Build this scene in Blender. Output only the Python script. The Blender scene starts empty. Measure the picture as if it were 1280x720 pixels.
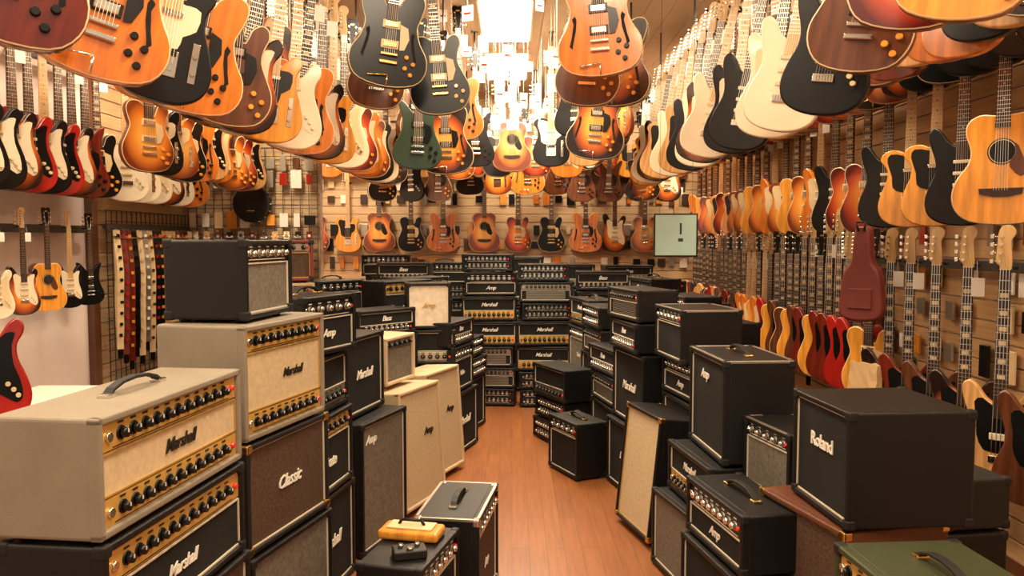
import bpy, bmesh, math, random
from mathutils import Vector, Matrix, Euler
random.seed(11)
R = math.radians
COL = bpy.context.scene.collection

# ------------------------------------------------------------------ materials
def new_mat(name):
    m = bpy.data.materials.new(name); m.use_nodes = True
    nt = m.node_tree
    return m, nt, nt.nodes['Principled BSDF']

def pm(name, col, rough=.5, metal=0., var=.12, vscale=6., bump=0., bscale=300., coat=0., stretch=(1,1,1), tex='noise', emit=0., spec=.5):
    m, nt, b = new_mat(name)
    tc = nt.nodes.new('ShaderNodeTexCoord'); mp = nt.nodes.new('ShaderNodeMapping')
    mp.inputs['Scale'].default_value = stretch
    nt.links.new(tc.outputs['Object'], mp.inputs['Vector'])
    n = nt.nodes.new('ShaderNodeTexNoise'); n.inputs['Scale'].default_value = vscale; n.inputs['Detail'].default_value = 4
    nt.links.new(mp.outputs[0], n.inputs['Vector'])
    cr = nt.nodes.new('ShaderNodeValToRGB')
    c = col
    cr.color_ramp.elements[0].position = .3; cr.color_ramp.elements[1].position = .7
    cr.color_ramp.elements[0].color = (c[0]*(1-var), c[1]*(1-var), c[2]*(1-var), 1)
    cr.color_ramp.elements[1].color = (min(1, c[0]*(1+var)), min(1, c[1]*(1+var)), min(1, c[2]*(1+var)), 1)
    nt.links.new(n.outputs['Fac'], cr.inputs['Fac'])
    nt.links.new(cr.outputs['Color'], b.inputs['Base Color'])
    b.inputs['Roughness'].default_value = rough; b.inputs['Metallic'].default_value = metal
    b.inputs['Specular IOR Level'].default_value = spec
    b.inputs['Coat Weight'].default_value = coat; b.inputs['Coat Roughness'].default_value = .08
    if bump:
        if tex == 'weave':
            t = nt.nodes.new('ShaderNodeTexChecker'); t.inputs['Scale'].default_value = bscale
            nt.links.new(tc.outputs['Object'], t.inputs['Vector']); out = t.outputs['Fac']
        else:
            t = nt.nodes.new('ShaderNodeTexNoise'); t.inputs['Scale'].default_value = bscale
            nt.links.new(tc.outputs['Object'], t.inputs['Vector']); out = t.outputs['Fac']
        bp = nt.nodes.new('ShaderNodeBump'); bp.inputs['Strength'].default_value = bump; bp.inputs['Distance'].default_value = .002
        nt.links.new(out, bp.inputs['Height']); nt.links.new(bp.outputs[0], b.inputs['Normal'])
    if emit:
        b.inputs['Emission Color'].default_value = (*col, 1); b.inputs['Emission Strength'].default_value = emit
    return m

def burst(name, c0, c1, c2, cz=-.62, sx=.175, sz=.235):
    m, nt, b = new_mat(name)
    tc = nt.nodes.new('ShaderNodeTexCoord'); mp = nt.nodes.new('ShaderNodeMapping')
    mp.inputs['Scale'].default_value = (1/sx, 0, 1/sz); mp.inputs['Location'].default_value = (0, 0, -cz/sz)
    nt.links.new(tc.outputs['Object'], mp.inputs['Vector'])
    l = nt.nodes.new('ShaderNodeVectorMath'); l.operation = 'LENGTH'
    nt.links.new(mp.outputs[0], l.inputs[0])
    cr = nt.nodes.new('ShaderNodeValToRGB'); e = cr.color_ramp.elements
    e[0].position = .35; e[0].color = (*c0, 1); e[1].position = .92; e[1].color = (*c2, 1)
    k = e.new(.68); k.color = (*c1, 1)
    nt.links.new(l.outputs['Value'], cr.inputs['Fac']); nt.links.new(cr.outputs['Color'], b.inputs['Base Color'])
    b.inputs['Roughness'].default_value = .22; b.inputs['Coat Weight'].default_value = .7; b.inputs['Coat Roughness'].default_value = .05
    return m

M = {}
M['black'] = pm('gloss_black', (.005,.005,.005), .28, spec=.35)
M['white'] = pm('aged_white', (.80,.68,.48), .25, coat=.5, var=.05)
M['cream'] = pm('cream_plastic', (.72,.54,.30), .35, var=.05)
M['orange'] = pm('orange_lacquer', (.62,.17,.02), .22, coat=.7, vscale=9, stretch=(4,1,.5), var=.25)
M['amber'] = pm('amber_lacquer', (.74,.30,.04), .22, coat=.7, vscale=9, stretch=(4,1,.5), var=.25)
M['natural'] = pm('natural_wood', (.64,.34,.12), .32, coat=.5, vscale=9, stretch=(6,1,.5), var=.25)
M['cherry'] = pm('cherry_lacquer', (.15,.018,.008), .2, coat=.5, vscale=9, stretch=(4,1,.5), var=.3)
M['red'] = pm('red_lacquer', (.38,.016,.010), .22, coat=.6)
M['walnut'] = pm('walnut_lacquer', (.11,.033,.012), .28, coat=.5, vscale=9, stretch=(5,1,.5), var=.35)
M['green'] = pm('green_lacquer', (.030,.05,.028), .25, coat=.3)
M['burst'] = burst('sunburst', (.85,.36,.05), (.45,.08,.012), (.015,.006,.004))
M['burst2'] = burst('honey_burst', (.88,.42,.07), (.66,.19,.025), (.18,.032,.008))
M['burst3'] = burst('cherry_burst', (.82,.26,.035), (.45,.045,.012), (.09,.008,.006))
M['bburst'] = burst('bass_sunburst', (.75,.30,.05), (.38,.07,.012), (.015,.006,.004), cz=-.75)
M['maple'] = pm('maple', (.66,.41,.17), .35, coat=.3, vscale=12, stretch=(6,6,.6), var=.12)
M['rosewood'] = pm('rosewood', (.035,.014,.008), .5, vscale=20, stretch=(6,6,.5), var=.4)
M['mahog'] = pm('mahogany', (.17,.05,.02), .35, coat=.3, var=.2)
M['chrome'] = pm('chrome', (.78,.75,.68), .18, 1., var=.04)
M['gold'] = pm('gold_hw', (.75,.5,.18), .25, 1., var=.05)
M['string'] = pm('string_steel', (.8,.75,.65), .3, 1., var=.04)
M['tag'] = pm('tag_paper', (.85,.80,.70), .8, var=.03)
M['rubber'] = pm('black_rubber', (.010,.009,.008), .6, spec=.35)
M['hole'] = pm('sound_hole_dark', (.006,.004,.003), .9)
M['tolex_k'] = pm('black_tolex', (.008,.007,.007), .45, bump=.4, bscale=420, spec=.32)
M['tolex_k2'] = pm('charcoal_tolex', (.014,.012,.011), .48, bump=.4, bscale=420, spec=.32)
M['tolex_t'] = pm('taupe_tolex', (.25,.21,.155), .55, bump=.5, bscale=420, var=.08, spec=.35)
M['tolex_c'] = pm('cream_tolex', (.60,.44,.27), .5, bump=.4, bscale=420, var=.08)
M['tolex_b'] = pm('brown_tolex', (.13,.04,.016), .5, bump=.5, bscale=420)
M['tolex_g'] = pm('green_tolex', (.032,.040,.014), .5, bump=.5, bscale=420)
M['tolex_r'] = pm('red_tolex', (.15,.020,.012), .55, bump=.4, bscale=420)
M['g_black'] = pm('black_grille_cloth', (.013,.012,.011), .8, bump=.8, bscale=350, tex='weave', var=.3, spec=.3)
M['g_silver'] = pm('silver_grille_cloth', (.17,.145,.11), .6, bump=.8, bscale=350, tex='weave', vscale=60, var=.3)
M['g_beige'] = pm('beige_grille_cloth', (.62,.48,.29), .75, bump=.8, bscale=350, tex='weave', vscale=60, var=.1)
M['g_brown'] = pm('brown_grille_cloth', (.085,.042,.022), .8, bump=.9, bscale=350, tex='weave', vscale=90, var=.4)
M['p_gold'] = pm('gold_panel', (.78,.47,.12), .35, .45, var=.06)
M['p_black'] = pm('black_panel', (.010,.010,.010), .35, spec=.35)
M['p_silver'] = pm('silver_panel', (.45,.42,.36), .35, .8, var=.05)
M['pipe_w'] = pm('white_piping', (.65,.56,.42), .5, var=.04)
M['pipe_g'] = pm('gold_piping', (.55,.34,.10), .4, .4, var=.05)
M['logo_w'] = pm('logo_white', (.85,.80,.70), .4, var=.02)
M['logo_k'] = pm('logo_black', (.02,.015,.012), .4)
M['steel'] = pm('painted_steel', (.10,.095,.09), .4, .7)
M['jewel'] = pm('pilot_lamp_red', (.7,.03,.02), .2, coat=.5)

# ------------------------------------------------------------------ mesh builder
_text = {}
def text_geo(s, shear=.35):
    k = (s, shear)
    if k in _text: return _text[k]
    cu = bpy.data.curves.new('logo_src', 'FONT'); cu.body = s; cu.size = 1; cu.extrude = .03
    cu.shear = shear; cu.resolution_u = 2; cu.align_x = 'CENTER'; cu.align_y = 'CENTER'; cu.offset = .012; cu.space_character = .9
    ob = bpy.data.objects.new('logo_src', cu); COL.objects.link(ob)
    bpy.context.view_layer.update()
    me = bpy.data.meshes.new_from_object(ob.evaluated_get(bpy.context.evaluated_depsgraph_get()))
    vs = [tuple(v.co) for v in me.vertices]; fs = [tuple(p.vertices) for p in me.polygons]
    bpy.data.objects.remove(ob); bpy.data.curves.remove(cu); bpy.data.meshes.remove(me)
    _text[k] = (vs, fs); return _text[k]

_rb = {}
class MB:
    def __init__(s): s.v=[]; s.f=[]; s.mi=[]; s.sm=[]; s.mats=[]
    def add(s, vs, fs, mat, T=None, smooth=False):
        mat = M[mat] if isinstance(mat, str) else mat
        if mat not in s.mats: s.mats.append(mat)
        i = s.mats.index(mat); o = len(s.v)
        for p in vs:
            p = Vector(p)
            if T is not None: p = T @ p
            s.v.append(tuple(p))
        for f in fs:
            s.f.append(tuple(o+k for k in f)); s.mi.append(i); s.sm.append(smooth)
    def box(s, c, d, mat, bev=0, T=None):
        hx,hy,hz = d[0]/2,d[1]/2,d[2]/2
        if not bev:
            vs=[(c[0]+a*hx,c[1]+b*hy,c[2]+e*hz) for a in(-1,1) for b in(-1,1) for e in(-1,1)]
            fs=[(0,1,3,2),(4,6,7,5),(0,4,5,1),(2,3,7,6),(0,2,6,4),(1,5,7,3)]
            s.add(vs,fs,mat,T); return
        k=(round(d[0],4),round(d[1],4),round(d[2],4),bev)
        if k not in _rb:
            bm=bmesh.new(); bmesh.ops.create_cube(bm,size=1)
            for v in bm.verts: v.co=(v.co.x*d[0],v.co.y*d[1],v.co.z*d[2])
            bmesh.ops.bevel(bm,geom=bm.edges[:],offset=min(bev,min(d)*.45),segments=2 if bev<.006 else 3,profile=.5,affect='EDGES')
            bm.verts.index_update()
            _rb[k]=([tuple(v.co) for v in bm.verts],[tuple(v.index for v in f.verts) for f in bm.faces]); bm.free()
        vs,fs=_rb[k]
        s.add([(p[0]+c[0],p[1]+c[1],p[2]+c[2]) for p in vs],fs,mat,T)
    def cyl(s,p0,p1,r0,r1,mat,n=10,T=None):
        p0=Vector(p0);p1=Vector(p1);a=(p1-p0).normalized()
        u=a.orthogonal().normalized();w=a.cross(u)
        vs=[];
        for p,r in((p0,r0),(p1,r1)):
            for i in range(n):
                t=2*math.pi*i/n; vs.append(p+u*math.cos(t)*r+w*math.sin(t)*r)
        s.add(vs,[(i,(i+1)%n,n+(i+1)%n,n+i) for i in range(n)],mat,T,n>5)
        s.add(vs,[tuple(range(n)),tuple(range(n,2*n))],mat,T)
    def tube(s,pts,r,mat,n=6,T=None):
        for a,b in zip(pts,pts[1:]): s.cyl(a,b,r,r,mat,n,T)
    def prism(s,pts,y0,y1,mat,inset=0,edge=None,T=None,sides=None):
        n=len(pts)
        rings=[]
        if inset:
            ins=[]
            for i in range(n):
                a=Vector(pts[i-1]);b=Vector(pts[(i+1)%n]); t=(b-a).normalized()
                ins.append((pts[i][0]+t.y*inset, pts[i][1]-t.x*inset))
            def area(P): return abs(sum(P[i-1][0]*P[i][1]-P[i][0]*P[i-1][1] for i in range(len(P))))
            if area(ins)>area(pts):
                ins=[(2*p[0]-q[0],2*p[1]-q[1]) for p,q in zip(pts,ins)]
            mid=[((p[0]*.72+q[0]*.28),(p[1]*.72+q[1]*.28)) for p,q in zip(pts,ins)]
            rings=[(ins,y0),(mid,y0+inset*.28),(pts,y0+inset),(pts,y1-inset),(mid,y1-inset*.28),(ins,y1)]
        else: rings=[(pts,y0),(pts,y1)]
        vs=[(p[0],y,p[1]) for P,y in rings for p in P]
        for k in range(len(rings)-1):
            mm=mat
            if edge and k==0: mm=edge
            if sides and k>=2: mm=sides
            fs=[(k*n+i,k*n+(i+1)%n,(k+1)*n+(i+1)%n,(k+1)*n+i) for i in range(n)]
            s.add(vs,fs,mm,T,True)
        s.add(vs,[tuple(range(n))],mat,T)
        s.add(vs,[tuple(range((len(rings)-1)*n,len(rings)*n))],sides or mat,T)
    def text(s,t,size,c,mat,T=None,shear=.35):
        vs,fs=text_geo(t,shear)
        s.add([(c[0]+p[0]*size,c[1]-p[2]*size,c[2]+p[1]*size) for p in vs],fs,mat,T)
    def build(s,name):
        used=sorted(set(i for f in s.f for i in f)); mp={o:i for i,o in enumerate(used)}
        me=bpy.data.meshes.new(name); me.from_pydata([s.v[i] for i in used],[],[tuple(mp[i] for i in f) for f in s.f])
        for m in s.mats: me.materials.append(m)
        me.polygons.foreach_set('material_index',s.mi); me.polygons.foreach_set('use_smooth',s.sm)
        bm=bmesh.new(); bm.from_mesh(me); bmesh.ops.remove_doubles(bm,verts=bm.verts,dist=1e-6)
        bmesh.ops.recalc_face_normals(bm,faces=bm.faces); bm.to_mesh(me); bm.free(); me.update()
        return me

def place(name,me,loc,rot=(0,0,0),scale=1):
    o=bpy.data.objects.new(name,me); o.location=loc; o.rotation_euler=rot; o.scale=(scale,)*3
    COL.objects.link(o); return o

def smooth_closed(pts,k=3):
    out=[];n=len(pts)
    for i in range(n):
        p0,p1,p2,p3=[Vector(pts[(i+j-1)%n]) for j in range(4)]
        for j in range(k):
            t=j/k
            q=.5*((2*p1)+(-p0+p2)*t+(2*p0-5*p1+4*p2-p3)*t*t+(-p0+3*p1-3*p2+p3)*t**3)
            out.append((q.x,q.y))
    return out

# ------------------------------------------------------------------ guitars
LOW_L=[(-.118,-.52),(-.118,-.58),(-.145,-.65),(-.16,-.72),(-.142,-.785),(-.085,-.823),(0,-.835)]
LOW_R=[(.08,-.825),(.14,-.785),(.16,-.715),(.142,-.635),(.114,-.56)]
OUT={
 's':[(-.028,-.455),(-.06,-.43),(-.09,-.385),(-.12,-.362),(-.147,-.385),(-.142,-.44)]+LOW_L+LOW_R+[(.112,-.50),(.137,-.45),(.137,-.41),(.112,-.388),(.08,-.41),(.055,-.45),(.028,-.47)],
 't':[(-.028,-.435),(-.08,-.415),(-.132,-.43),(-.152,-.47)]+LOW_L+LOW_R+[(.11,-.505),(.132,-.455),(.122,-.418),(.09,-.415),(.05,-.45),(.028,-.475)],
 'l':[(-.028,-.43),(-.07,-.405),(-.12,-.415),(-.142,-.46),(-.13,-.515),(-.118,-.56),(-.14,-.62),(-.168,-.69),(-.16,-.76),(-.11,-.82),(0,-.84),(.11,-.82),(.16,-.76),(.168,-.69),(.14,-.62),(.114,-.56),(.118,-.505),(.135,-.455),(.125,-.415),(.095,-.405),(.06,-.43),(.045,-.47),(.028,-.49)],
 'h':[(-.028,-.44),(-.05,-.40),(-.1,-.365),(-.15,-.375),(-.165,-.42),(-.15,-.485),(-.135,-.54),(-.155,-.61),(-.195,-.68),(-.195,-.76),(-.14,-.825),(0,-.85),(.14,-.825),(.195,-.76),(.195,-.68),(.155,-.61),(.135,-.54),(.15,-.485),(.165,-.42),(.15,-.375),(.1,-.365),(.05,-.40),(.028,-.44)],
 'a':[(-.03,-.385),(-.09,-.38),(-.135,-.41),(-.145,-.46),(-.125,-.53),(-.13,-.59),(-.175,-.66),(-.195,-.73),(-.18,-.80),(-.12,-.85),(0,-.865),(.12,-.85),(.18,-.80),(.195,-.73),(.175,-.66),(.13,-.59),(.125,-.53),(.145,-.46),(.135,-.41),(.09,-.38),(.03,-.385)],
 'g':[(-.03,-.46),(-.06,-.43),(-.10,-.385),(-.135,-.365),(-.135,-.40),(-.115,-.46),(-.105,-.54),(-.13,-.62),(-.165,-.70),(-.16,-.77),(-.1,-.825),(0,-.835),(.1,-.825),(.16,-.77),(.165,-.70),(.13,-.62),(.105,-.54),(.115,-.46),(.135,-.40),(.135,-.365),(.10,-.385),(.06,-.43),(.03,-.46)],
}
GUARD_S=[(-.03,-.465),(-.07,-.435),(-.10,-.455),(-.09,-.53),(-.088,-.6),(-.06,-.665),(0,-.675),(.05,-.71),(.10,-.745),(.125,-.72),(.118,-.65),(.095,-.58),(.092,-.50),(.105,-.45),(.07,-.45),(.03,-.48)]
GUARD_T=[(-.03,-.45),(-.10,-.44),(-.115,-.48),(-.09,-.56),(-.085,-.62),(-.04,-.645),(.035,-.645),(.045,-.60),(.085,-.57),(.09,-.50),(.05,-.49),(.03,-.49)]
def guitar_mesh(kind,body,guard='white',board='rosewood',head=None,tag=False,hw='chrome'):
    b=MB(); bass=kind=='b'
    dz=-.13 if bass else 0
    k='s' if bass else kind
    pts=[(x*(1.03 if bass else 1),z+dz) for x,z in smooth_closed(OUT[k],3)]
    y0,y1=-.022,-.022+(.10 if kind=='a' else .055 if kind=='h' else .044)
    bind='cream' if kind in 'lha' else None
    side={'a':'mahog','l':'mahog' if body!='black' else None}.get(kind)
    b.prism(pts,y0,y1,body,inset=.006 if kind!='s' else .008,edge=bind,sides=side)
    nz=-.50+dz if kind!='a' else -.42
    if kind in 'l': nz=-.49
    nm='maple' if kind in 'stb' else 'mahog'
    n=8;vs=[]
    for z,w in((.0,.021),(nz,.028)):
        for i in range(n+1):
            t=math.pi*i/n
            vs.append((-math.cos(t)*w,-.020+math.sin(t)*.020,z))
    b.add(vs,[(i,i+1,n+2+i,n+1+i) for i in range(n)]+[tuple(range(n+1)),tuple(range(n+1,2*n+2))],nm,None,True)
    bv=[]
    for z,w in((.0,.0215),(nz-.02,.029)):
        for y in(-.020,-.030):
            for sx in(-1,1): bv.append((sx*w,y,z))
    b.add(bv,[(0,1,3,2),(4,6,7,5),(2,3,7,6),(0,2,6,4),(1,5,7,3),(0,4,5,1)],board)
    sc=.648 if not bass else .82
    for f in range(1,20):
        z=-(sc-sc/2**(f/12))
        if z<nz: break
        w=.0215+(.0075)*z/nz
        b.box((0,-.0305,z),(w*2,.002,.0028),'string')
    inl='cream' if board=='rosewood' else 'hole'
    for f in(3,5,7,9,12,15):
        z=-(sc-sc/2**((f-.5)/12))
        if z<nz: break
        if kind in 'lhb' : b.box((0,-.0303,z),(.03,.0012,.014 if not bass else .02),inl)
        else: b.cyl((0,-.029,z),(0,-.0308,z),.004,.004,inl,8)
    hm=head or ('maple' if kind in 'stb' else 'black')
    if kind in 'stb':
        hs=smooth_closed([(-.021,0),(-.024,.018),(-.038,.032),(-.037,.06),(-.034,.12),(-.03,.165),(-.012,.19),(.018,.188),(.034,.168),(.03,.145),(.018,.125),(.022,.07),(.024,.02),(.021,0)],2)
        b.prism(hs,-.022,-.008,hm,.002)
        nt=4 if bass else 6
        for i in range(nt):
            z=.035+i*(.036 if bass else .024); x=-.022+.002*i
            b.cyl((x,-.03,z),(x,-.005,z),.006,.006,hw,8)
            b.cyl((x,.0,z),(-.052,.0,z),.003,.003,hw,6)
            b.box((-.058,.0,z),(.016,.008,.014 if not bass else .022),hw,.003)
        tun=[(-.022+.002*i,.035+i*(.036 if bass else .024)) for i in range(nt)]
    else:
        hs=smooth_closed([(-.021,0),(-.028,.02),(-.036,.06),(-.042,.13),(-.044,.165),(-.025,.178),(0,.17),(.025,.178),(.044,.165),(.042,.13),(.036,.06),(.028,.02),(.021,0)],2)
        b.prism(hs,-.022,-.008,hm,.002)
        tun=[]
        for i in range(3):
            for sx in(-1,1):
                z=.04+i*.042; x=sx*.024
                b.cyl((x,-.03,z),(x,-.005,z),.006,.006,hw,8); tun.append((x,z))
                b.cyl((x,.0,z),(sx*.05,.0,z),.003,.003,hw,6)
                b.box((sx*.057,.0,z),(.016,.008,.016),hw if kind!='a' else 'cream',.003)
        b.box((0,-.0225,.14),(.028,.001,.012),'gold')
    b.box((0,-.031,.002),(.043,.007,.004),'cream')
    f=y0
    if kind in 'sb':
        b.prism([(x,z+dz) for x,z in smooth_closed(GUARD_S,2)],f-.0025,f+.001,guard)
        for z in((-.53,-.585,-.64) if not bass else (-.60,)):
            b.box((0,f-.006,z+dz),(.075,.012,.017 if not bass else .03),'white' if guard!='white' else 'black' if bass else 'cream',.003)
        b.box((0,f-.006,-.70+dz),(.078,.01,.03),hw,.002)
        for i in range(6 if not bass else 4): b.box((-.026+i*.0105,f-.012,-.70+dz),(.008,.006,.022),hw)
        for x,z in((.072,-.665),(.092,-.69),(.108,-.715)):
            b.cyl((x,f,z+dz),(x,f-.016,z+dz),.011,.009,'cream' if guard=='black' else 'white',12)
        bz=-.70
    elif kind=='t':
        b.prism(smooth_closed(GUARD_T,2),f-.0025,f+.001,guard)
        b.box((0,f-.005,-.53),(.07,.01,.02),hw,.003)
        b.box((0,f-.003,-.70),(.085,.006,.09),hw,.002); b.box((0,f-.007,-.665),(.07,.01,.017),'black',.002)
        for i in range(3): b.box((-.02+i*.02,f-.009,-.71),(.017,.008,.03),hw)
        b.box((.095,f-.002,-.68),(.024,.004,.14),hw,.002)
        for z in(-.655,-.715): b.cyl((.095,f,z),(.095,f-.02,z),.01,.01,hw,12)
        bz=-.70
    elif kind in 'lhg':
        for z in(-.535,-.635):
            b.box((0,f-.004,z),(.088,.008,.042),guard if kind!='g' else 'black',.002); b.box((0,f-.008,z),(.07,.012,.03),hw,.003)
        b.box((0,f-.008,-.685),(.085,.014,.014),hw,.003); b.box((0,f-.008,-.725),(.09,.014,.018),hw,.004)
        for x,z in((.09,-.69),(.125,-.72),(.085,-.745),(.115,-.775)):
            b.cyl((x,f,z),(x,f-.016,z),.013,.010,'amber' if kind!='g' and body not in('cherry','orange') else 'black',12)
        b.prism([(.045,-.53),(.085,-.545),(.095,-.60),(.075,-.655),(.05,-.66)],f-.008,f-.005,'black' if guard=='black' else 'cream')
        if kind=='h':
            for sx in(-1,1):
                ff=[(sx*.11,-.56),(sx*.125,-.575),(sx*.118,-.60),(sx*.13,-.66),(sx*.142,-.70),(sx*.128,-.715),(sx*.124,-.69),(sx*.108,-.63),(sx*.103,-.58)]
                b.prism(ff,f-.0012,f+.001,'hole')
            b.tube([(-.10,f-.012,-.80),(.0,f-.014,-.79),(0,f-.012,-.84)],.004,hw,6)
        bz=-.685
    else:
        b.cyl((0,f-.001,-.545),(0,f+.001,-.545),.058,.058,'rosewood',28); b.cyl((0,f-.002,-.545),(0,f+.001,-.545),.052,.052,'cream',28)
        b.cyl((0,f-.003,-.545),(0,f+.001,-.545),.049,.049,'hole',28)
        b.prism([(-.085,-.705),(.085,-.705),(.08,-.73),(.03,-.742),(-.03,-.742),(-.08,-.73)],f-.008,f+.001,'rosewood')
        b.prism(smooth_closed([(.05,-.51),(.075,-.56),(.10,-.63),(.07,-.655),(.035,-.62),(.03,-.595)],2),f-.002,f+.001,'black' if guard=='black' else 'walnut')
        bz=-.715
    ns=4 if bass else 6
    for i in range(ns):
        u=(i-(ns-1)/2)/((ns-1)/2)
        tx,tz=sorted(tun,key=lambda q:q[0])[i] if kind not in 'stb' else tun[i]
        z0=bz+dz
        b.cyl((u*.0165,-.0345,.002),(u*.026,-.040,z0),.0009 if not bass else .0016,.0009 if not bass else .0016,'string',3)
        b.cyl((u*.0165,-.0345,.002),(tx,-.027,tz),.0009,.0009,'string',3)
    for sx in(-1,1): b.cyl((sx*.03,-.03,.012),(sx*.03,.05,.006),.006,.006,'rubber',8)
    b.cyl((-.034,.05,.006),(.034,.05,.006),.006,.006,'rubber',8)
    b.cyl((0,.05,.006),(0,.075,.006),.007,.007,'steel',8)
    if tag:
        b.cyl((.035,-.022,.03),(.04,-.036,-.05),.001,.001,'tag',3)
        b.box((.045,-.038,-.09),(.055,.001,.085),'tag')
    nm={'a':'acoustic','h':'hollow','b':'bass'}.get(kind,'electric')
    return b.build('mesh_'+nm)

G={}
def gdef(key,*a,**k): G[key]=(a[0],guitar_mesh(*a,**k))
gdef('s_burst','s','burst','white',tag=True)
gdef('s_black','s','black','white','maple')
gdef('s_kk','s','black','black','rosewood')
gdef('s_white','s','white','white','maple')
gdef('s_whiteb','s','white','cream','rosewood',tag=True)
gdef('s_red','s','red','white','rosewood')
gdef('s_redk','s','red','black','rosewood')
gdef('s_nat','s','natural','black','maple')
gdef('s_orange','s','orange','cream','maple',tag=True)
gdef('t_amber','t','amber','black','maple')
gdef('t_burst','t','burst2','cream','rosewood')
gdef('t_black','t','black','white','maple',tag=True)
gdef('t_nat','t','natural','black','maple',tag=True)
gdef('t_white','t','white','black','rosewood')
gdef('l_burst','l','burst2','cream',tag=True)
gdef('l_cherry','l','burst3','cream')
gdef('l_gold','l','amber','cream')
gdef('l_black','l','black','cream',hw='gold',tag=True)
gdef('l_wal','l','walnut','black')
gdef('h_orange','h','orange','black',tag=True)
gdef('h_black','h','black','cream',hw='gold')
gdef('h_burst','h','burst','black')
gdef('h_cherry','h','cherry','black')
gdef('a_nat','a','natural','black',tag=True)
gdef('a_burst','a','burst2','black')
gdef('a_wal','a','amber','white')
gdef('g_cherry','g','cherry','black')
gdef('g_black','g','black','black')
gdef('g_wal','g','walnut','black',tag=True)
gdef('g_green','g','green','black')
gdef('b_burst','b','bburst','black',tag=True)
gdef('b_nat','b','natural','black','rosewood')
gdef('b_wal','b','walnut','black','rosewood')
gdef('b_black','b','black','black','maple')
gdef('b_red','b','cherry','black','rosewood',tag=True)
NAMES={'a':'acoustic_guitar','h':'hollow_body_guitar','b':'bass_guitar'}
BOT={'a':.865,'h':.85,'b':.965,'l':.84}
def guitar(key,x,y,bz,yaw,pitch=0,roll=0,scale=1.):
    kind,me=G[key]
    nz=bz+BOT.get(kind,.835)*scale
    place(NAMES.get(kind,'electric_guitar'),me,(x,y,nz),(R(pitch),R(roll),R(yaw)),scale)
    return nz
WARM=['s_burst','l_burst','l_cherry','t_amber','s_orange','l_gold','t_burst','h_orange','s_nat','t_nat','h_burst']
DARK=['s_black','s_kk','t_black','l_black','g_black','l_wal','g_wal','h_black','g_cherry']
LIGHT=['s_white','s_whiteb','t_white','t_nat']
MIX=WARM*2+DARK+LIGHT

def rail(x,y0,y1,z,name='guitar_hanging_rail',top=3.4,axis='y'):
    b=MB()
    P=(lambda a,z:(x,a,z)) if axis=='y' else (lambda a,z:(a,x,z))
    b.cyl(P(y0,z),P(y1,z),.014,.014,'steel',8)
    n=max(2,int(abs(y1-y0)/1.1)+1)
    for i in range(n):
        yy=y0+.1+(y1-y0-.2)*i/(n-1); b.cyl(P(yy,z),P(yy,top),.008,.008,'steel',6); b.cyl(P(yy,top-.01),P(yy,top),.03,.03,'steel',10)
    place(name,b.build(name),(0,0,0))

rowL=[('h_cherry',2.14,46,-20),('h_orange',2.52,44,-16),('t_black',2.84,42,-12),('h_orange',3.12,42,-14),('l_wal',3.36,40,-8),('s_burst',3.62,40,-12),('t_amber',3.88,40,-8),
      ('s_white',4.14,40,-5),('h_orange',4.40,38,-8),('s_burst',4.66,38,-4),('t_amber',4.92,38,-3),('s_whiteb',5.2,38,0),('l_cherry',5.48,38,0),('s_orange',5.76,38,0),('l_burst',6.04,38,0),('s_black',6.3,38,0),('s_white',6.56,38,0),('h_burst',6.85,38,0)]
for k,y,yaw,roll in rowL:
    guitar(k,-1.08,y,2.05,yaw-12,0,-roll*.9)
rail(-1.11,1.8,7.2,2.95)
rowR=[('l_gold',2.05,2.15),('l_cherry',2.35,2.2),('l_wal',2.65,2.14),('s_kk',2.97,2.05),('s_white',3.37,2.04),('s_whiteb',3.64,2.05),('s_kk',4.0,2.03),('s_black',4.32,2.05),('s_white',4.60,2.05),
      ('s_burst',4.86,2.05),('s_whiteb',5.12,2.05),('s_kk',5.38,2.05),('s_nat',5.64,2.05),('s_white',5.9,2.05),('t_nat',6.16,2.05),('s_burst',6.42,2.05),('s_white',6.68,2.05),('t_amber',6.94,2.05)]
for k,y,bz in rowR:
    guitar(k,1.26,y,bz,-32+random.uniform(-4,4),0,random.uniform(6,12))
rail(1.30,1.8,7.2,2.95)
for x,sg,y0,y1,bz,st in((-1.75,1,3.8,7.0,2.28,.17),(-2.25,1,5.0,6.9,2.0,.2),(1.75,-1,2.6,7.8,2.32,.17),(-1.45,1,7.3,9.3,2.2,.18),(1.5,-1,7.3,9.3,2.2,.18),
                     (-.80,1,6.5,9.4,2.36,.2),(.84,-1,6.3,9.4,2.36,.2),(-1.42,1,4.2,6.9,2.36,.17),(1.55,-1,4.6,7.1,2.36,.17),(-.42,1,8.8,9.5,2.30,.24)):
    y=y0
    while y<y1:
        bb=min(bz+random.uniform(-.03,.03),2.36)
        guitar(random.choice(MIX),x,y,bb,sg*(58+random.uniform(-8,8)),0,random.uniform(-4,4)); y+=st
    rail(x-sg*.065,y0-.2,min(y1+.1,9.7),min(bz,2.33)+.85)
def drop(x,y,z):
    b=MB(); b.cyl((x,y,z),(x,y,3.4),.007,.007,'steel',6); b.cyl((x,y,3.385),(x,y,3.4),.035,.035,'steel',12)
    place('ceiling_guitar_hanger',b.build('ceiling_guitar_hanger'),(0,0,0))
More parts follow.
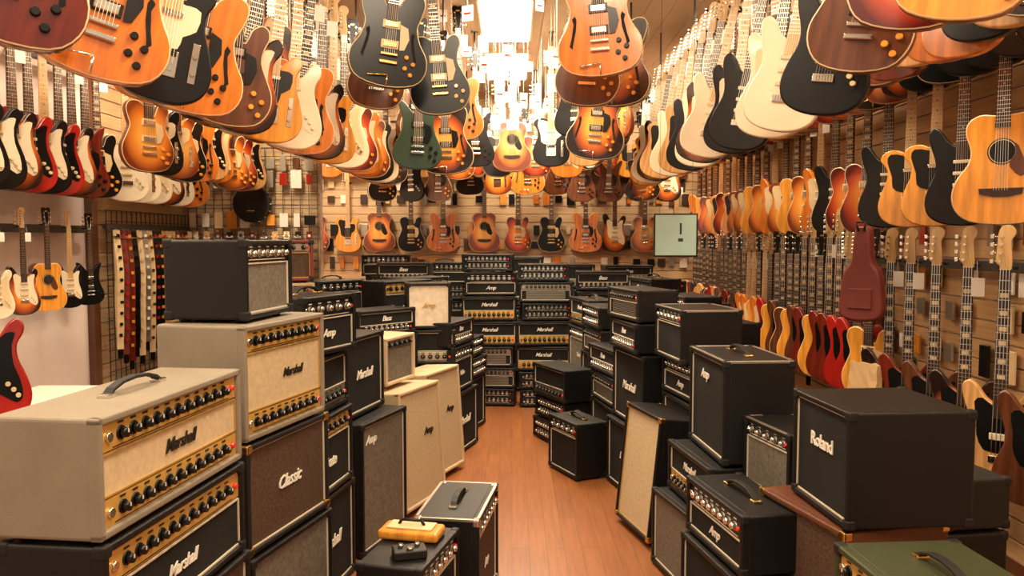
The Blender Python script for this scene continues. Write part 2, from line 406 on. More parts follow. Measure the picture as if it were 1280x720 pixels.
for k,x,y,bz,yaw,roll in [('h_black',-.56,4.15,2.36,16,6),('l_black',-.46,4.5,2.28,4,-5),
    ('h_orange',.38,3.85,2.36,-12,-3),('l_wal',.44,4.2,2.28,-8,4),('h_burst',.62,4.5,2.33,-20,4),('l_wal',-.75,4.75,2.35,20,4),
    ('g_green',-.62,5.5,2.07,10,2),('h_burst',-.50,5.85,2.06,0,-2),('h_orange',-.42,6.3,2.36,8,0),('g_black',-.32,7.0,2.22,5,0),
    ('a_burst',0.0,8.0,2.26,0,0),('t_black',.34,7.0,2.22,-5,0),('h_burst',.64,5.5,2.13,-12,6),('s_kk',.48,6.1,2.36,-8,0),
    ('s_orange',.55,8.0,2.2,-5,0),('l_black',-.15,8.6,2.25,0,0),('l_cherry',.25,8.6,2.25,0,0),('s_burst',-.62,7.4,2.25,10,0),('t_nat',.66,7.3,2.25,-10,0),('l_burst',-.55,8.3,2.2,0,0)]:
    nz=guitar(k,x,y,bz,yaw,0,roll)
    drop(x-math.sin(R(yaw))*.072,y+math.cos(R(yaw))*.072,nz+.004)
b=MB()
for i in range(120):
    x=random.uniform(-.75,.75); y=random.uniform(5.0,9.3); z=random.uniform(2.55,3.25)
    a=random.uniform(-.6,.6); w=random.uniform(.05,.09); h=random.uniform(.07,.13)
    T=Matrix.Translation((x,y,z))@Matrix.Rotation(a,4,'Z')
    b.box((0,0,0),(w,.001,h),'tag',0,T); b.cyl((x,y,z+h/2),(x,y,3.39),.0012,.0012,'tag',3)
    if i%3==0: b.box((0,-.001,0),(w*.6,.001,h*.12),'red',0,T)
place('hanging_price_tags',b.build('hanging_price_tags'),(0,0,0))
xs=[-2.4,-2.0,-1.62,-1.23,-.84,-.34,.07,.48,.9,1.25,1.62,2.0]
ks=['l_cherry','t_amber','a_burst','l_black','h_orange','a_burst','l_cherry','l_black','h_orange','s_burst','l_burst','t_black']
for x,k in zip(xs,ks): guitar(k,x,9.80,1.43,random.uniform(-8,8))
x=-2.5
while x<2.2:
    guitar(random.choice(MIX),x,9.80,2.34,random.uniform(-15,15)); x+=.28
# row standing off the back wall, hung from a cross rail
x=-1.5
while x<2.0:
    guitar(random.choice(WARM+DARK),x,9.25,2.10 if abs(x)<.6 else 2.02,random.uniform(-25,25),0,random.uniform(-3,3)); x+=.33
rail(9.325,-1.7,2.1,2.94,axis='x')
y=3.4
while y<5.5:
    guitar(random.choice(['g_cherry','s_redk','s_black','l_cherry','g_wal','s_burst','l_black']),-2.76,y,1.86,58+random.uniform(-4,4)); y+=.15
y=5.75
while y<7.0:
    guitar(random.choice(WARM+LIGHT),-2.76,y,1.86,50+random.uniform(-8,8)); y+=.21
for i,k in enumerate(['a_nat','a_burst','s_whiteb','s_burst','a_wal','s_black','g_black']):
    guitar(k,-2.80,3.85+i*.24,1.16,62,0,0,.6)
def strap_row(name,pts):
    b=MB()
    for x,y,zt,L,dx,dy in pts:
        mt=random.choice(['black','walnut','cream','tolex_r','black','rosewood','natural','p_silver','tag','cherry'])
        m2=random.choice(['cream','black','gold','red','tag','amber'])
        yaw=math.atan2(dx,-dy); T=Matrix.Translation((x,y,zt))@Matrix.Rotation(yaw,4,'Z')
        w=.048; n=8
        for layer,off in((0,0.0),(1,.035)):
            vs=[]
            for i in range(n+1):
                z=-L*(1-.06*layer)*i/n; wob=.008*math.sin(i*1.3+x*40)-off*math.sin(math.pi*i/n)
                vs+=[(-w/2,wob,z),(w/2,wob,z),(w/2,wob+.004,z),(-w/2,wob+.004,z)]
            fs=[]
            for i in range(n):
                a=i*4;c=a+4
                fs+=[(a,a+1,c+1,c),(a+1,a+2,c+2,c+1),(a+2,a+3,c+3,c+2),(a+3,a,c,c+3)]
            fs+=[(0,1,2,3),(n*4,n*4+1,n*4+2,n*4+3)]
            b.add(vs,fs,mt,T)
        for i in range(10): b.box((0,-.038*math.sin(math.pi*(i+.5)/10)-.012,-L*(i+.5)/10.8),(.022,.004,.022),m2,0,T)
        b.box((0,-.002,-L*.06),(.058,.010,.018),'chrome',.002,T); b.cyl((0,-.02,.0),(0,.09,.01),.004,.004,'chrome',6,T)
        b.box((0,-.002,-L-.03),(.036,.006,.07),'black',.002,T)
    place(name,b.build(name),(0,0,0))
strap_row('guitar_straps',[(-2.80,5.68+.085*i,1.66,random.uniform(.8,1.0),.8,-.6) for i in range(17)])
strap_row('guitar_straps',[(-2.78+.1*i,7.04,1.66,random.uniform(.7,.95),.2,-1) for i in range(11)])
strap_row('guitar_straps',[(2.27,4.9+.13*i,1.42,random.uniform(.7,.9),-.8,-.6) for i in range(36)])
for k,yy in zip(['a_wal','s_kk','t_amber','t_amber','s_kk'],[3.55,3.86,4.10,4.36,4.62]): guitar(k,2.16,yy,1.66,-38)
y=4.88
while y<9.3:
    guitar(random.choice(['t_amber','l_gold','l_burst','s_orange','l_wal','t_burst','l_cherry','h_orange','s_kk']),2.16,y,1.62,-50+random.uniform(-6,6)); y+=.24
for k,yy in zip(['b_burst','b_wal','b_nat','b_burst','b_wal','b_red','b_burst'],[2.95,3.2,3.46,3.74,4.02,4.28,4.5]): guitar(k,2.14,yy,.50,-42)
y=4.7
while y<9.3:
    guitar(random.choice(['b_red','b_burst','s_orange','l_cherry','l_wal','b_wal','s_redk','l_gold','b_nat']),2.12,y,.64,-52+random.uniform(-6,6)); y+=.15
y=3.2
while y<9.3:
    guitar(random.choice(DARK+['s_burst','l_burst','l_cherry']),2.16,y,2.36,-50+random.uniform(-6,6)); y+=.2

# ------------------------------------------------------------------ amplifiers
def amp_mesh(w,h,d,tolex='tolex_k',grille='g_black',panel=None,pmode='top',pipe='pipe_w',logo=None,logocol='logo_w',logosize=.07,knobs=9,handle=True,corners='rubber',knobcol='black',ph=.075,logopos=(0,0),sheer=.35,vents=False,edge=None):
    b=MB(); ft=.012; t=.02; fd=.02
    H=h-ft
    b.box((0,fd/2,ft+H/2),(w,d-fd,H),tolex,.010)
    yf=-d/2
    for sx in(-1,1): b.box((sx*(w/2-t/2),yf+fd/2+.004,ft+H/2),(t,fd+.012,H),tolex,.006)
    for zz in(ft+t/2,ft+H-t/2): b.box((0,yf+fd/2+.004,zz),(w,fd+.012,t),tolex,.006)
    yb=yf+fd-.004
    z0=ft+t; z1=ft+H-t; wi=w-2*t
    def panel_strip(za,zb,mat,kn):
        b.box((0,yb-.002,(za+zb)/2),(wi,.008,zb-za),mat,.002)
        zc=(za+zb)/2; r=min(.015,(zb-za)*.24)
        for i in range(kn):
            x=-wi/2+wi*(.12+.76*i/max(1,kn-1))
            b.cyl((x,yb-.005,zc),(x,yb-.010,zc),r*1.2,r*1.15,'p_silver' if mat=='p_black' else 'p_black',14)
            b.cyl((x,yb-.010,zc),(x,yb-.026,zc),r*.9,r*.75,knobcol,14)
            b.box((x,yb-.027,zc+r*.35),(r*.18,.002,r*.6),'logo_w')
            b.box((x,yb-.007,zc+r*1.75),(r*1.5,.001,r*.35),'logo_k' if mat!='p_black' else 'logo_w')
        b.cyl((wi*.455,yb-.005,zc),(wi*.455,yb-.018,zc),r*.7,r*.5,'jewel',10)
        b.cyl((-wi*.455,yb-.005,zc),(-wi*.455,yb-.014,zc),r*.8,r*.8,'chrome',8)
        b.box((0,yb-.007,za+.006),(wi*.86,.001,.0025),'logo_k' if mat!='p_black' else 'logo_w')
    ga,gb=z0,z1
    if panel and pmode in('top','both'):
        panel_strip(z1-ph,z1,panel,knobs); gb=z1-ph-.004
    if panel and pmode in('bottom','both'):
        panel_strip(z0,z0+ph,panel,knobs); ga=z0+ph+.004
    b.box((0,yb,(ga+gb)/2),(wi,.006,gb-ga),grille,.002)
    if pipe:
        e=.005
        for zz in(ga+e/2,gb-e/2): b.box((0,yb-.005,zz),(wi,.006,e),pipe)
        for sx in(-1,1): b.box((sx*(wi/2-e/2),yb-.005,(ga+gb)/2),(e,.006,gb-ga),pipe)
    if edge:
        for sy in(-1,1): b.box((0,sy*(d/2-.006),ft+H-.004),(w-.02,.014,.012),edge,.002)
        for sx in(-1,1): b.box((sx*(w/2-.005),0,ft+H-.004),(.013,d-.02,.012),edge,.002)
    if vents:
        for i in range(7): b.box((0,yb-.004,ga+(gb-ga)*(.15+.7*i/6)),(wi*.8,.004,.006),'p_silver')
    if logo:
        b.text(logo,logosize,(logopos[0]*wi,yb-.006,(ga+gb)/2+logopos[1]*(gb-ga)),logocol,shear=sheer)
    if corners:
        for sx in(-1,1):
            for sy in(-1,1):
                for zz in(ft+.014,ft+H-.014):
                    b.box((sx*(w/2-.014),sy*(d/2-.014)+(0.0 if sy>0 else -.001),zz),(.034,.034,.034),corners,.008)
    if handle:
        hz=h; L=min(.24,w*.45)
        pr=[(-L/2,0,hz+.004),(-L*.42,0,hz+.018),(-L*.25,0,hz+.030),(0,0,hz+.034),(L*.25,0,hz+.030),(L*.42,0,hz+.018),(L/2,0,hz+.004)]
        for a,c in zip(pr,pr[1:]):
            a=Vector(a);c=Vector(c);ang=math.atan2(c.z-a.z,c.x-a.x)
            T=Matrix.Translation((a+c)/2)@Matrix.Rotation(-ang,4,'Y')
            b.box((0,0,0),((c-a).length+.006,.026,.009),'rubber',.003,T)
        for sx in(-1,1): b.box((sx*L/2,0,hz+.004),(.035,.036,.012),'chrome' if corners!='rubber' else 'gold',.004)
    for sx in(-1,1):
        for sy in(-1,1): b.cyl((sx*(w/2-.05),sy*(d/2-.05),0),(sx*(w/2-.05),sy*(d/2-.05),ft+.002),.018,.018,'rubber',10)
    b.box((0,d/2-.001,ft+H/2),(w*.8,.004,H*.5),'p_black')
    return b.build('mesh_amplifier')

def amp(name,me,face_x,ymid,d,z,side,delta=0,roll=0):
    yaw=R(90-delta)*side
    nx,ny=math.sin(yaw),-math.cos(yaw)
    return place(name,me,(face_x-nx*d/2,ymid-ny*d/2,z),(R(roll),0,yaw))
HD,CB,SC='amplifier_head','combo_amplifier','speaker_cabinet'
amp(HD,amp_mesh(.72,.30,.27,'tolex_t','g_beige','p_gold','both','pipe_g','Marshall','logo_k',.052,11,ph=.068,corners=None,logopos=(.02,0)),-.90,2.15,.27,.89,1,6.5)
amp(HD,amp_mesh(.72,.29,.27,'tolex_k','g_black','p_gold','top','pipe_w','Marshall','logo_w',.05,11,ph=.085,handle=False),-.895,2.15,.27,.60,1,6.5)
amp(SC,amp_mesh(.74,.60,.32,'tolex_k','g_brown',None,pipe='pipe_w',logo='Marshall',logosize=.09,handle=False),-.885,2.15,.32,0,1,6.5)
amp(CB,amp_mesh(.54,.40,.34,'tolex_t','g_beige','p_gold','both','pipe_g','Marshall','logo_k',.045,9,ph=.07,corners=None,logopos=(.1,0),handle=False),-.81,2.87,.34,.91,1,15)
amp(CB,amp_mesh(.56,.39,.34,'tolex_k2','g_brown',None,'top','pipe_w','Classic','logo_w',.065,corners='gold',handle=False),-.805,2.88,.34,.52,1,15)
amp(SC,amp_mesh(.56,.52,.34,'tolex_k','g_silver',None,'top','pipe_w','Marshall','logo_w',.06,handle=False),-.795,2.88,.34,0,1,15)
amp(CB,amp_mesh(.38,.285,.30,'tolex_k','g_silver','p_black','top','pipe_w',None,knobs=5,ph=.055,handle=False,knobcol='chrome'),-.87,2.88,.30,1.31,1,8)
KS=[('head',.50,.23,.24,amp_mesh(.50,.23,.24,'tolex_k','g_black','p_black','top','pipe_w','Amp','logo_w',.05,8,knobcol='chrome')),
    ('head',.52,.26,.25,amp_mesh(.52,.26,.25,'tolex_k','g_black','p_silver','bottom','pipe_w',None,knobs=8,ph=.07,handle=False)),
    ('head',.50,.20,.26,amp_mesh(.50,.20,.26,'tolex_k2','g_black','p_silver','top','pipe_w',None,knobs=10,ph=.05,vents=True,handle=False)),
    ('combo',.50,.40,.27,amp_mesh(.50,.40,.27,'tolex_k','g_silver','p_black','top','pipe_w','Twin','logo_w',.05,8,knobcol='chrome')),
    ('combo',.50,.36,.26,amp_mesh(.50,.36,.26,'tolex_k','g_black','p_gold','top','pipe_w','Crate','logo_w',.07,7,handle=False)),
    ('combo',.46,.34,.26,amp_mesh(.46,.34,.26,'tolex_k2','g_black','p_black','top','pipe_w','Valve','logo_w',.05,6,knobcol='chrome')),
    ('cab',.54,.46,.30,amp_mesh(.54,.46,.30,'tolex_k','g_black',None,pipe='pipe_w',logo='Marshall',logosize=.075,handle=False)),
    ('cab',.54,.44,.30,amp_mesh(.54,.44,.30,'tolex_k','g_black',None,pipe='pipe_w',logo='Laney',logosize=.06,handle=False)),
    ('head',.52,.24,.25,amp_mesh(.52,.24,.25,'tolex_k','g_black','p_gold','bottom','pipe_w','Marshall','logo_w',.05,9,ph=.07)),
    ('head',.48,.17,.28,amp_mesh(.48,.17,.28,'tolex_k','p_black','p_black','both',None,None,knobs=9,ph=.05,handle=False,knobcol='chrome')),
    ('head',.50,.19,.26,amp_mesh(.50,.19,.26,'tolex_k','g_black','p_black','bottom','pipe_w','Bass','logo_w',.05,9,ph=.05,knobcol='chrome',handle=False)),
   ]
NM={'head':HD,'combo':CB,'cab':SC}
def stack(face_x,ymid,side,top,delta=6,base=0,first='cab',heads=False):
    z=base
    k=0
    while True:
        pool=[q for q in KS if (q[0]==first if k==0 and first else (q[0]=='head' or not heads)) and z+q[2]<=top+.04]
        if not pool: break
        q=random.choice(pool)
        dl=delta+random.uniform(-3,3)
        if side: amp(NM[q[0]],q[4],face_x+random.uniform(-.02,.02),ymid,q[3],z,side,dl)
        else: place(NM[q[0]],q[4],(face_x+random.uniform(-.02,.02),ymid+q[3]/2,z),(0,0,R(random.uniform(-6,6))))
        z+=q[2]; k+=1
    return z
bc=KS[6]
amp(SC,bc[4],-.80,3.50,.30,0,1,10)
amp(CB,KS[4][4],-.80,3.50,.26,.46,1,10)
amp(HD,KS[1][4],-.82,3.50,.25,.82,1,10)
amp(HD,amp_mesh(.40,.27,.26,'tolex_k','g_black','p_black','top','pipe_w','Amp','logo_w',.05,5,knobcol='chrome'),-.80,3.52,.26,1.08,1,22)
amp(SC,amp_mesh(.50,.68,.28,'tolex_k','g_silver',None,pipe='pipe_w',logo='Amp',logosize=.06,logopos=(-.3,.38),handle=False),-.66,4.12,.28,0,1,18)
amp(CB,amp_mesh(.46,.42,.28,'tolex_k','g_black',None,pipe='pipe_w',logo='Marshall',logosize=.065,handle=False),-.76,4.14,.28,.68,1,14)
cc=amp_mesh(.50,.70,.26,'tolex_c','g_beige',None,pipe=None,logo='Amp',logosize=.06,logocol='logo_k',logopos=(.2,.1),handle=False,corners=None)
amp(SC,cc,-.50,4.66,.26,.02,1,22,-4)
amp(SC,cc,-.42,5.28,.26,.02,1,22,-4)
amp(CB,amp_mesh(.36,.29,.24,'tolex_c','g_silver','p_silver','top',None,None,knobs=5,ph=.05,corners=None,handle=False),-.66,4.72,.24,.735,1,20)
stack(-.36,5.95,1,.95,16); stack(-.30,6.6,1,.75,16)
for x,y,t in((-.85,5.5,1.15),(-.78,6.1,1.3),(-.72,6.8,1.3),(-1.35,6.3,1.35),(-1.30,5.6,1.25)):
    stack(x,y,1,t,40 if x<-.75 else 50)
M['screen']=pm('pale_paper',(.72,.62,.48),.7,var=.15,vscale=20)
s=stack(-.66,5.72,0,.98,first='cab')
place(SC,amp_mesh(.32,.34,.22,'tolex_k','screen',None,pipe='pipe_w',logo='Amp',logocol='pipe_g',logosize=.05,handle=False),(-.62,5.84,s),(0,0,R(12)))
s=stack(-1.28,4.9,1,1.05,30)
place(CB,amp_mesh(.36,.28,.26,'tolex_c','g_silver','p_silver','top',None,None,knobs=5,ph=.05,corners=None,handle=False),(-1.43,4.9,s),(0,0,R(35)))
place(CB,amp_mesh(.36,.26,.26,'tolex_r','g_brown','p_silver','top','pipe_g',None,knobs=5,ph=.05,handle=False),(-1.43,4.9,s+.28),(0,0,R(30)))
stack(-1.25,4.2,1,.95,20)
amp(CB,amp_mesh(.50,.46,.27,'tolex_k','g_brown','p_black','top','pipe_w','Amp','logo_w',.05,7,knobcol='chrome',corners='chrome',edge='p_silver'),-.10,3.42,.27,0,1,8)
amp(CB,amp_mesh(.42,.455,.25,'tolex_k','g_black','p_black','top','pipe_w',None,knobs=6,knobcol='chrome',handle=False),-.26,2.90,.25,0,1,14)

# --- right side
amp(CB,amp_mesh(.42,.39,.42,'tolex_k','g_black',None,'top','pipe_w','Roland','logo_w',.065,handle=False,corners='rubber',logopos=(0,.12),sheer=0),1.05,2.70,.42,.66,-1,4)
amp(SC,amp_mesh(.50,.66,.40,'tolex_b','g_brown',None,'top','pipe_g','Tweed','logo_w',.05,handle=False,corners='gold'),1.0,2.74,.40,0,-1,14)
amp(CB,amp_mesh(.50,.46,.31,'tolex_k','g_black',None,'top','pipe_w','Amp','logo_w',.06,handle=True,corners='rubber',logopos=(-.1,.3),edge='p_silver'),.88,3.60,.31,.62,-1,4)
amp(HD,KS[8][4],.80,3.60,.25,.38,-1,8)
amp(SC,amp_mesh(.50,.38,.36,'tolex_k','g_silver',None,pipe='pipe_w',handle=False),.74,3.62,.36,0,-1,12)
amp(CB,amp_mesh(.44,.36,.36,'tolex_g','g_brown','p_gold','top','pipe_g',None,knobs=6),.93,2.0,.36,.38,-1,4)
amp(SC,amp_mesh(.48,.38,.36,'tolex_k','g_black',None,pipe='pipe_w',handle=False),.93,2.0,.36,0,-1,4)
amp(HD,KS[0][4],.76,2.98,.24,.40,-1,10); amp(SC,amp_mesh(.50,.40,.20,'tolex_k','g_black',None,pipe='pipe_w',handle=False),.74,2.98,.20,0,-1,10)
amp(CB,amp_mesh(.36,.30,.22,'tolex_k','g_silver','p_black','top','pipe_w',None,knobs=5,ph=.05,knobcol='chrome',handle=False,edge='p_silver'),1.02,3.18,.22,.55,-1,12)
amp(SC,amp_mesh(.34,.55,.22,'tolex_k','g_black',None,pipe='pipe_w',handle=False),1.03,3.18,.22,0,-1,10)
amp(SC,amp_mesh(.46,.66,.22,'tolex_k','g_beige',None,pipe='pipe_g',handle=False,corners='gold'),.64,4.25,.22,.01,-1,14,-6)
stack(.92,4.35,-1,.92,10)
amp(CB,amp_mesh(.44,.30,.34,'tolex_k','g_black','p_black','top','pipe_w',None,knobs=6,knobcol='chrome',ph=.06,edge='p_silver',handle=False),.86,4.40,.34,.92,-1,8)
stack(.70,4.95,-1,1.25,12); stack(.62,5.5,-1,.95,12); stack(.60,6.05,-1,1.1,12); stack(.56,6.65,-1,1.15,14)
stack(1.25,5.1,-1,1.1,12); stack(1.15,5.8,-1,1.25,12); stack(1.05,6.5,-1,1.3,12)
amp(CB,amp_mesh(.40,.38,.24,'tolex_k','g_black','p_black','top','pipe_w',None,knobs=5,knobcol='chrome'),.34,5.35,.24,0,-1,25)
stack(.28,6.2,-1,.62,25,first=None)
sbag=stack(1.55,3.80,-1,.9,10); stack(1.6,4.4,-1,.8,10); stack(1.55,3.1,-1,.75,10,first=None)
for x,t in((-1.55,1.2),(-1.0,1.35),(-.22,1.42),(.31,1.42),(.85,1.25),(1.4,1.2),(1.95,1.1)):
    stack(x,7.45+random.uniform(0,.1),0,t,first='cab' if x not in(-.22,.31) else None,heads=True)
for x,t in((-1.3,1.4),(-.7,1.42),(.05,1.42),(.6,1.42),(1.2,1.42)):
    stack(x,8.3,0,t,first='cab',heads=True)

# ------------------------------------------------------------------ small props
b=MB(); b.box((0,0,.02),(.24,.12,.04),'amber',.014); b.box((0,0,.044),(.18,.08,.008),'cream',.003)
b.tube([(-.05,0,.048),(-.04,0,.065),(.04,0,.065),(.05,0,.048)],.006,'rubber',8)
place('small_instrument_case',b.build('small_instrument_case'),(-.385,3.01,.456),(0,0,R(-12)))
b=MB(); b.box((0,0,.016),(.12,.08,.032),'tolex_k2',.006); b.cyl((-.03,.01,.032),(-.03,.01,.045),.01,.009,'chrome',12); b.cyl((.03,.01,.032),(.03,.01,.045),.01,.009,'chrome',12); b.cyl((0,-.02,.032),(0,-.02,.042),.012,.012,'chrome',12)
place('effects_pedal',b.build('effects_pedal'),(-.37,2.82,.456),(0,0,R(15)))
b=MB(); M['sign']=pm('pale_green_sign',(.42,.58,.50),.4,var=.06)
b.box((0,0,0),(.27,.02,.27),'rubber',.004); b.box((0,-.011,0),(.25,.004,.25),'sign'); b.box((.03,-.0135,.04),(.012,.001,.07),'logo_k'); b.box((.03,-.0135,-.03),(.03,.001,.02),'logo_k')
for sx in(-1,1): b.cyl((sx*.1,0,.135),(sx*.1,0,1.78),.0015,.0015,'steel',4)
place('hanging_sign',b.build('hanging_sign'),(1.02,5.0,1.62),(0,0,R(-6)))
b=MB()
b.cyl((0,0,0),(0,.07,0),.16,.16,'rubber',32); b.cyl((0,-.004,0),(0,.0,0),.148,.148,'black',32)
for i in range(16):
    t=2*math.pi*i/16; b.cyl((.165*math.cos(t),0,.165*math.sin(t)),(.165*math.cos(t),.07,.165*math.sin(t)),.004,.004,'chrome',6)
b.box((0,.0,.36),(.035,.02,.42),'rosewood',.004); b.box((0,.0,.62),(.06,.014,.13),'black',.01); b.box((0,-.012,-.06),(.06,.012,.008),'maple')
for i in(-1,1):
    for z in(.59,.65): b.cyl((i*.03,0,z),(i*.05,0,z),.005,.005,'chrome',6)
place('banjo',b.build('banjo'),(-2.28,7.02,1.90),(0,0,0))
# wire gridwall panels
def grid(name,w,h,loc,rz):
    b=MB(); n=int(w/.076)
    for i in range(n+1): b.box((-w/2+w*i/n,0,h/2),(.006,.006,h),'steel')
    m=int(h/.076)
    for i in range(m+1): b.box((0,.006,h*i/m),(w,.006,.006),'steel')
    place(name,b.build(name),loc,(0,0,rz))
grid('wire_gridwall_panel',1.15,2.3,(-2.30,7.13,.1),0)
grid('wire_gridwall_panel',1.45,1.7,(-2.87,6.40,.1),R(90))
b=MB(); b.prism(smooth_closed([(-.05,0),(-.07,-.2),(-.12,-.28),(-.14,-.42),(-.14,-.58),(0,-.62),(.14,-.58),(.14,-.42),(.12,-.28),(.07,-.2),(.05,0),(0,.03)],3),-.05,.05,'tolex_r',.02)
b.tube([(-.02,-.055,0),(-.03,-.06,.06),(.03,-.06,.06),(.02,-.055,0)],.008,'rubber',6); b.box((0,-.055,-.46),(.16,.015,.14),'tolex_r',.006)
place('gig_bag',b.build('gig_bag'),(1.92,4.37,1.64),(0,0,R(-45)),.8)
bm=bmesh.new(); bmesh.ops.create_cube(bm,size=1); bmesh.ops.subdivide_edges(bm,edges=bm.edges[:],cuts=5,use_grid_fill=True)
for v in bm.verts:
    z=v.co.z+.5; sx=.15*(1-.15*z); sy=.11*(1-.75*z)
    v.co=Vector((v.co.x*sx+random.uniform(-.003,.003),v.co.y*sy+random.uniform(-.003,.003),z*.23+(.012 if z>.9 else 0)*math.sin(v.co.x*20)))
me=bpy.data.meshes.new('paper_bag'); bm.to_mesh(me); bm.free(); me.materials.append(pm('bag_paper',(.50,.32,.15),.7,var=.1))
place('paper_bag',me,(1.67,3.75,sbag+.002),(0,0,R(-50)))
b=MB(); b.box((0,0,.72),(.85,1.5,.04),'tag',.006)
for sx in(-1,1):
    for sy in(-1,1): b.box((sx*.38,sy*.70,.35),(.05,.05,.70),'white',.004)
b.box((0,-.72,.65),(.80,.02,.1),'white'); b.box((.4,0,.65),(.02,1.4,.1),'white')
place('display_table',b.build('display_table'),(-2.35,3.9,0))
guitar('s_redk',-2.24,3.38,.81,35,-6,0)
b=MB()
for sx in(-1,1):
    b.cyl((sx*.08,-.05,.05),(sx*.08,.10,.07),.009,.009,'rubber',8); b.cyl((sx*.08,.10,.07),(sx*.12,.14,0.0),.009,.009,'rubber',8); b.cyl((sx*.08,-.05,.05),(sx*.10,-.08,0.0),.009,.009,'rubber',8)
b.cyl((-.08,.10,.07),(.08,.10,.07),.009,.009,'rubber',8); b.cyl((0,.10,.07),(0,.16,.5),.009,.009,'rubber',8)
place('guitar_stand',b.build('guitar_stand'),(-2.27,3.42,.74),(0,0,R(35)))

# ------------------------------------------------------------------ room
def room_box(name,lo,hi,mat):
    b=MB(); c=[(lo[i]+hi[i])/2 for i in range(3)]; d=[hi[i]-lo[i] for i in range(3)]
    b.box(c,d,mat); return place(name,b.build(name),(0,0,0))
M['plaster']=pm('white_plaster',(.78,.66,.60),.8,var=.03,bump=.15,bscale=40)
M['ceil']=pm('ceiling_paint',(.80,.70,.56),.8,var=.04)
M['slat']=pm('slatwall_maple',(.50,.30,.14),.5,vscale=4,stretch=(1,.5,14),var=.15)
M['slat2']=pm('slatwall_beige',(.60,.42,.23),.5,vscale=4,stretch=(.5,1,14),var=.12)
m,nt,bs=new_mat('floor_laminate'); M['floor']=m
tc=nt.nodes.new('ShaderNodeTexCoord'); mp=nt.nodes.new('ShaderNodeMapping'); mp.inputs['Rotation'].default_value=(0,0,R(90))
nt.links.new(tc.outputs['Object'],mp.inputs['Vector'])
br=nt.nodes.new('ShaderNodeTexBrick'); br.inputs['Scale'].default_value=1; br.inputs['Brick Width'].default_value=.9; br.inputs['Row Height'].default_value=.09
br.inputs['Mortar Size'].default_value=.0012; br.inputs['Color1'].default_value=(.40,.145,.045,1); br.inputs['Color2'].default_value=(.34,.115,.036,1); br.inputs['Mortar'].default_value=(.15,.045,.016,1)
nt.links.new(mp.outputs[0],br.inputs['Vector'])
mp2=nt.nodes.new('ShaderNodeMapping'); mp2.inputs['Scale'].default_value=(30,2,1); nt.links.new(tc.outputs['Object'],mp2.inputs['Vector'])
no=nt.nodes.new('ShaderNodeTexNoise'); no.inputs['Scale'].default_value=1.5; no.inputs['Detail'].default_value=6; nt.links.new(mp2.outputs[0],no.inputs['Vector'])
mx=nt.nodes.new('ShaderNodeMix'); mx.data_type='RGBA'; mx.blend_type='MULTIPLY'; mx.inputs[0].default_value=.6
nt.links.new(br.outputs['Color'],mx.inputs[6]); nt.links.new(no.outputs['Fac'],mx.inputs[7]); nt.links.new(mx.outputs[2],bs.inputs['Base Color'])
bs.inputs['Roughness'].default_value=.34
XL,XR,YF,YB,ZC=-2.95,2.36,-1.5,9.95,3.4
room_box('floor',(XL-.1,YF,-.08),(XR+.1,YB+.1,0),'floor')
room_box('ceiling',(XL-.1,YF,ZC),(XR+.1,YB+.1,ZC+.1),'ceil')
room_box('wall_left',(XL-.12,YF,0),(XL,YB+.1,ZC),'plaster')
room_box('wall_right',(XR,YF,0),(XR+.12,YB+.1,ZC),'plaster')
room_box('wall_back',(XL,YB,0),(XR,YB+.12,ZC),'plaster')
room_box('wall_partition',(XL,7.2,0),(-1.72,7.3,ZC),'plaster')
def slats(name,axis,a0,a1,pos,sgn,z0,z1,mat):
    b=MB(); z=z0
    while z<z1:
        if axis=='y': b.box((pos+sgn*.009,(a0+a1)/2,z+.046),(.018,a1-a0,.092),mat,.003)
        else: b.box(((a0+a1)/2,pos+sgn*.009,z+.046),(a1-a0,.018,.092),mat,.003)
        z+=.1
    place(name,b.build(name),(0,0,0))
slats('trim_1','y',YF,YB-.02,XR,-1,.1,3.35,'slat')
slats('trim_2','x',XL+.03,XR-.03,YB,-1,.1,3.35,'slat2')
slats('trim_3','x',XL+.03,-1.72,7.2,-1,.1,3.35,'slat2')
slats('trim_4','y',5.62,7.17,XL,1,.1,3.35,'slat2')
room_box('trim_5',(XL,5.54,0),(XL+.05,5.62,ZC),'walnut')
room_box('baseboard_left',(XL,YF,0),(XL+.015,5.5,.1),'ceil'); room_box('baseboard_right',(XR-.02,YF,0),(XR,YB,.1),'walnut')
b=MB()
x=XL
while x<XR:
    b.box((x+.1,(YF+YB)/2,ZC-.006),(.194,YB-YF,.012),'ceil',.003); x+=.2
place('trim_6',b.build('trim_6'),(0,0,0))
for x,y0,y1,z in((XL+.09,3.3,5.5,2.70),(XL+.07,3.7,5.5,1.66),(XL+.09,5.65,7.1,1.68),(XR-.10,2.8,9.5,1.47),(XR-.10,3.2,9.5,2.49)):
    b=MB(); b.box((x,(y0+y1)/2,z),(.02,y1-y0,.05),'steel',.003)
    n=int((y1-y0)/.6)+1
    for i in range(n):
        yy=y0+.1+i*(y1-y0-.2)/max(1,n-1); xe=XL if x<0 else XR-.018
        b.cyl((x,yy,z),(xe,yy,z),.01,.01,'steel',8)
    place('wall_guitar_rail',b.build('wall_guitar_rail'),(0,0,0))
def packets(name,pts,mats=('tag','black','amber','tag','cream','walnut','red','p_silver')):
    b=MB()
    for (x,y,z,ax) in pts:
        w=random.uniform(.05,.10); h=random.uniform(.08,.16); mt=random.choice(mats)
        if ax=='x': b.box((x,y-.03,z),(w,.015,h),mt,.003); b.cyl((x,y,z+h/2),(x,y-.05,z+h/2),.003,.003,'chrome',5)
        else:
            s=1 if x<0 else -1
            b.box((x+s*.03,y,z),(.015,w,h),mt,.003); b.cyl((x,y,z+h/2),(x+s*.05,y,z+h/2),.003,.003,'chrome',5)
    place(name,b.build(name),(0,0,0))
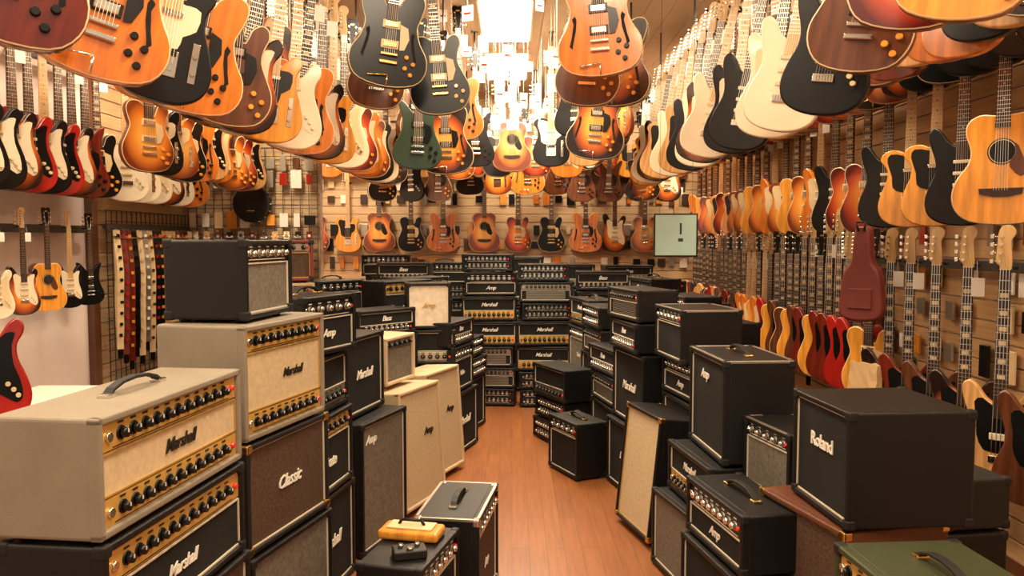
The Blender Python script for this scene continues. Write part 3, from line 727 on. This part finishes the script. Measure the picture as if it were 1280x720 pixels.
packets('accessory_packets',[(-2.82+.115*i,7.12,z,'x') for i in range(10) for z in(.35,.55,1.76,2.12,2.26)]+[(XL+.09,5.75+.11*i,z,'y') for i in range(12) for z in(.3,.5)])
packets('accessory_packets',[(-2.5+.14*i+random.uniform(-.03,.03),9.93,z,'x') for i in range(34) for z in(1.30,1.52,1.70,2.08,2.26) if random.random()<.8],('black','amber','tag','walnut','black','rosewood','cream','p_silver','orange'))
packets('accessory_packets',[(XR-.018,2.6+.16*i+random.uniform(-.03,.03),z,'y') for i in range(44) for z in(1.62,1.40,1.22,1.0) if random.random()<.75])

# ------------------------------------------------------------------ lights
M['lamp']=pm('lamp_diffuser',(1,.86,.66),.5,emit=5)
def fixture(x,y,w=.3,l=1.2,p=60):
    b=MB(); b.box((0,0,.015),(w+.04,l+.04,.05),'ceil',.006); b.box((0,0,-.014),(w,l,.012),'lamp',.004)
    place('ceiling_light_panel',b.build('ceiling_light_panel'),(x,y,ZC-.045))
    ld=bpy.data.lights.new('panel_light','AREA'); ld.shape='RECTANGLE'; ld.size=w; ld.size_y=l; ld.energy=p; ld.color=(1,.80,.56)
    o=bpy.data.objects.new('panel_light',ld); o.location=(x,y,ZC-.07); COL.objects.link(o)
for y,p in((.3,55),(2.4,50),(4.9,68),(6.6,100),(8.3,130)): fixture(-.05,y,.4,1.2,p)
for x in(-2.0,1.85):
    for y,p in((1.2,40),(3.4,46),(5.6,60),(8.4,70)): fixture(x,y,.25,1.2,p)
w=bpy.data.worlds.new('World'); bpy.context.scene.world=w; w.use_nodes=True
bg=w.node_tree.nodes['Background']; bg.inputs[0].default_value=(1,.85,.68,1); bg.inputs[1].default_value=.5

cam=bpy.data.cameras.new('Camera'); co=bpy.data.objects.new('Camera',cam); COL.objects.link(co)
cam.sensor_width=36; cam.lens=36*1000/1280; cam.clip_start=.05
co.location=(0,0,1.6); co.rotation_euler=(R(90-3.55),0,0)
bpy.context.scene.camera=co
vs=bpy.context.scene.view_settings
vs.view_transform='Standard'; vs.look='None'; vs.exposure=.1
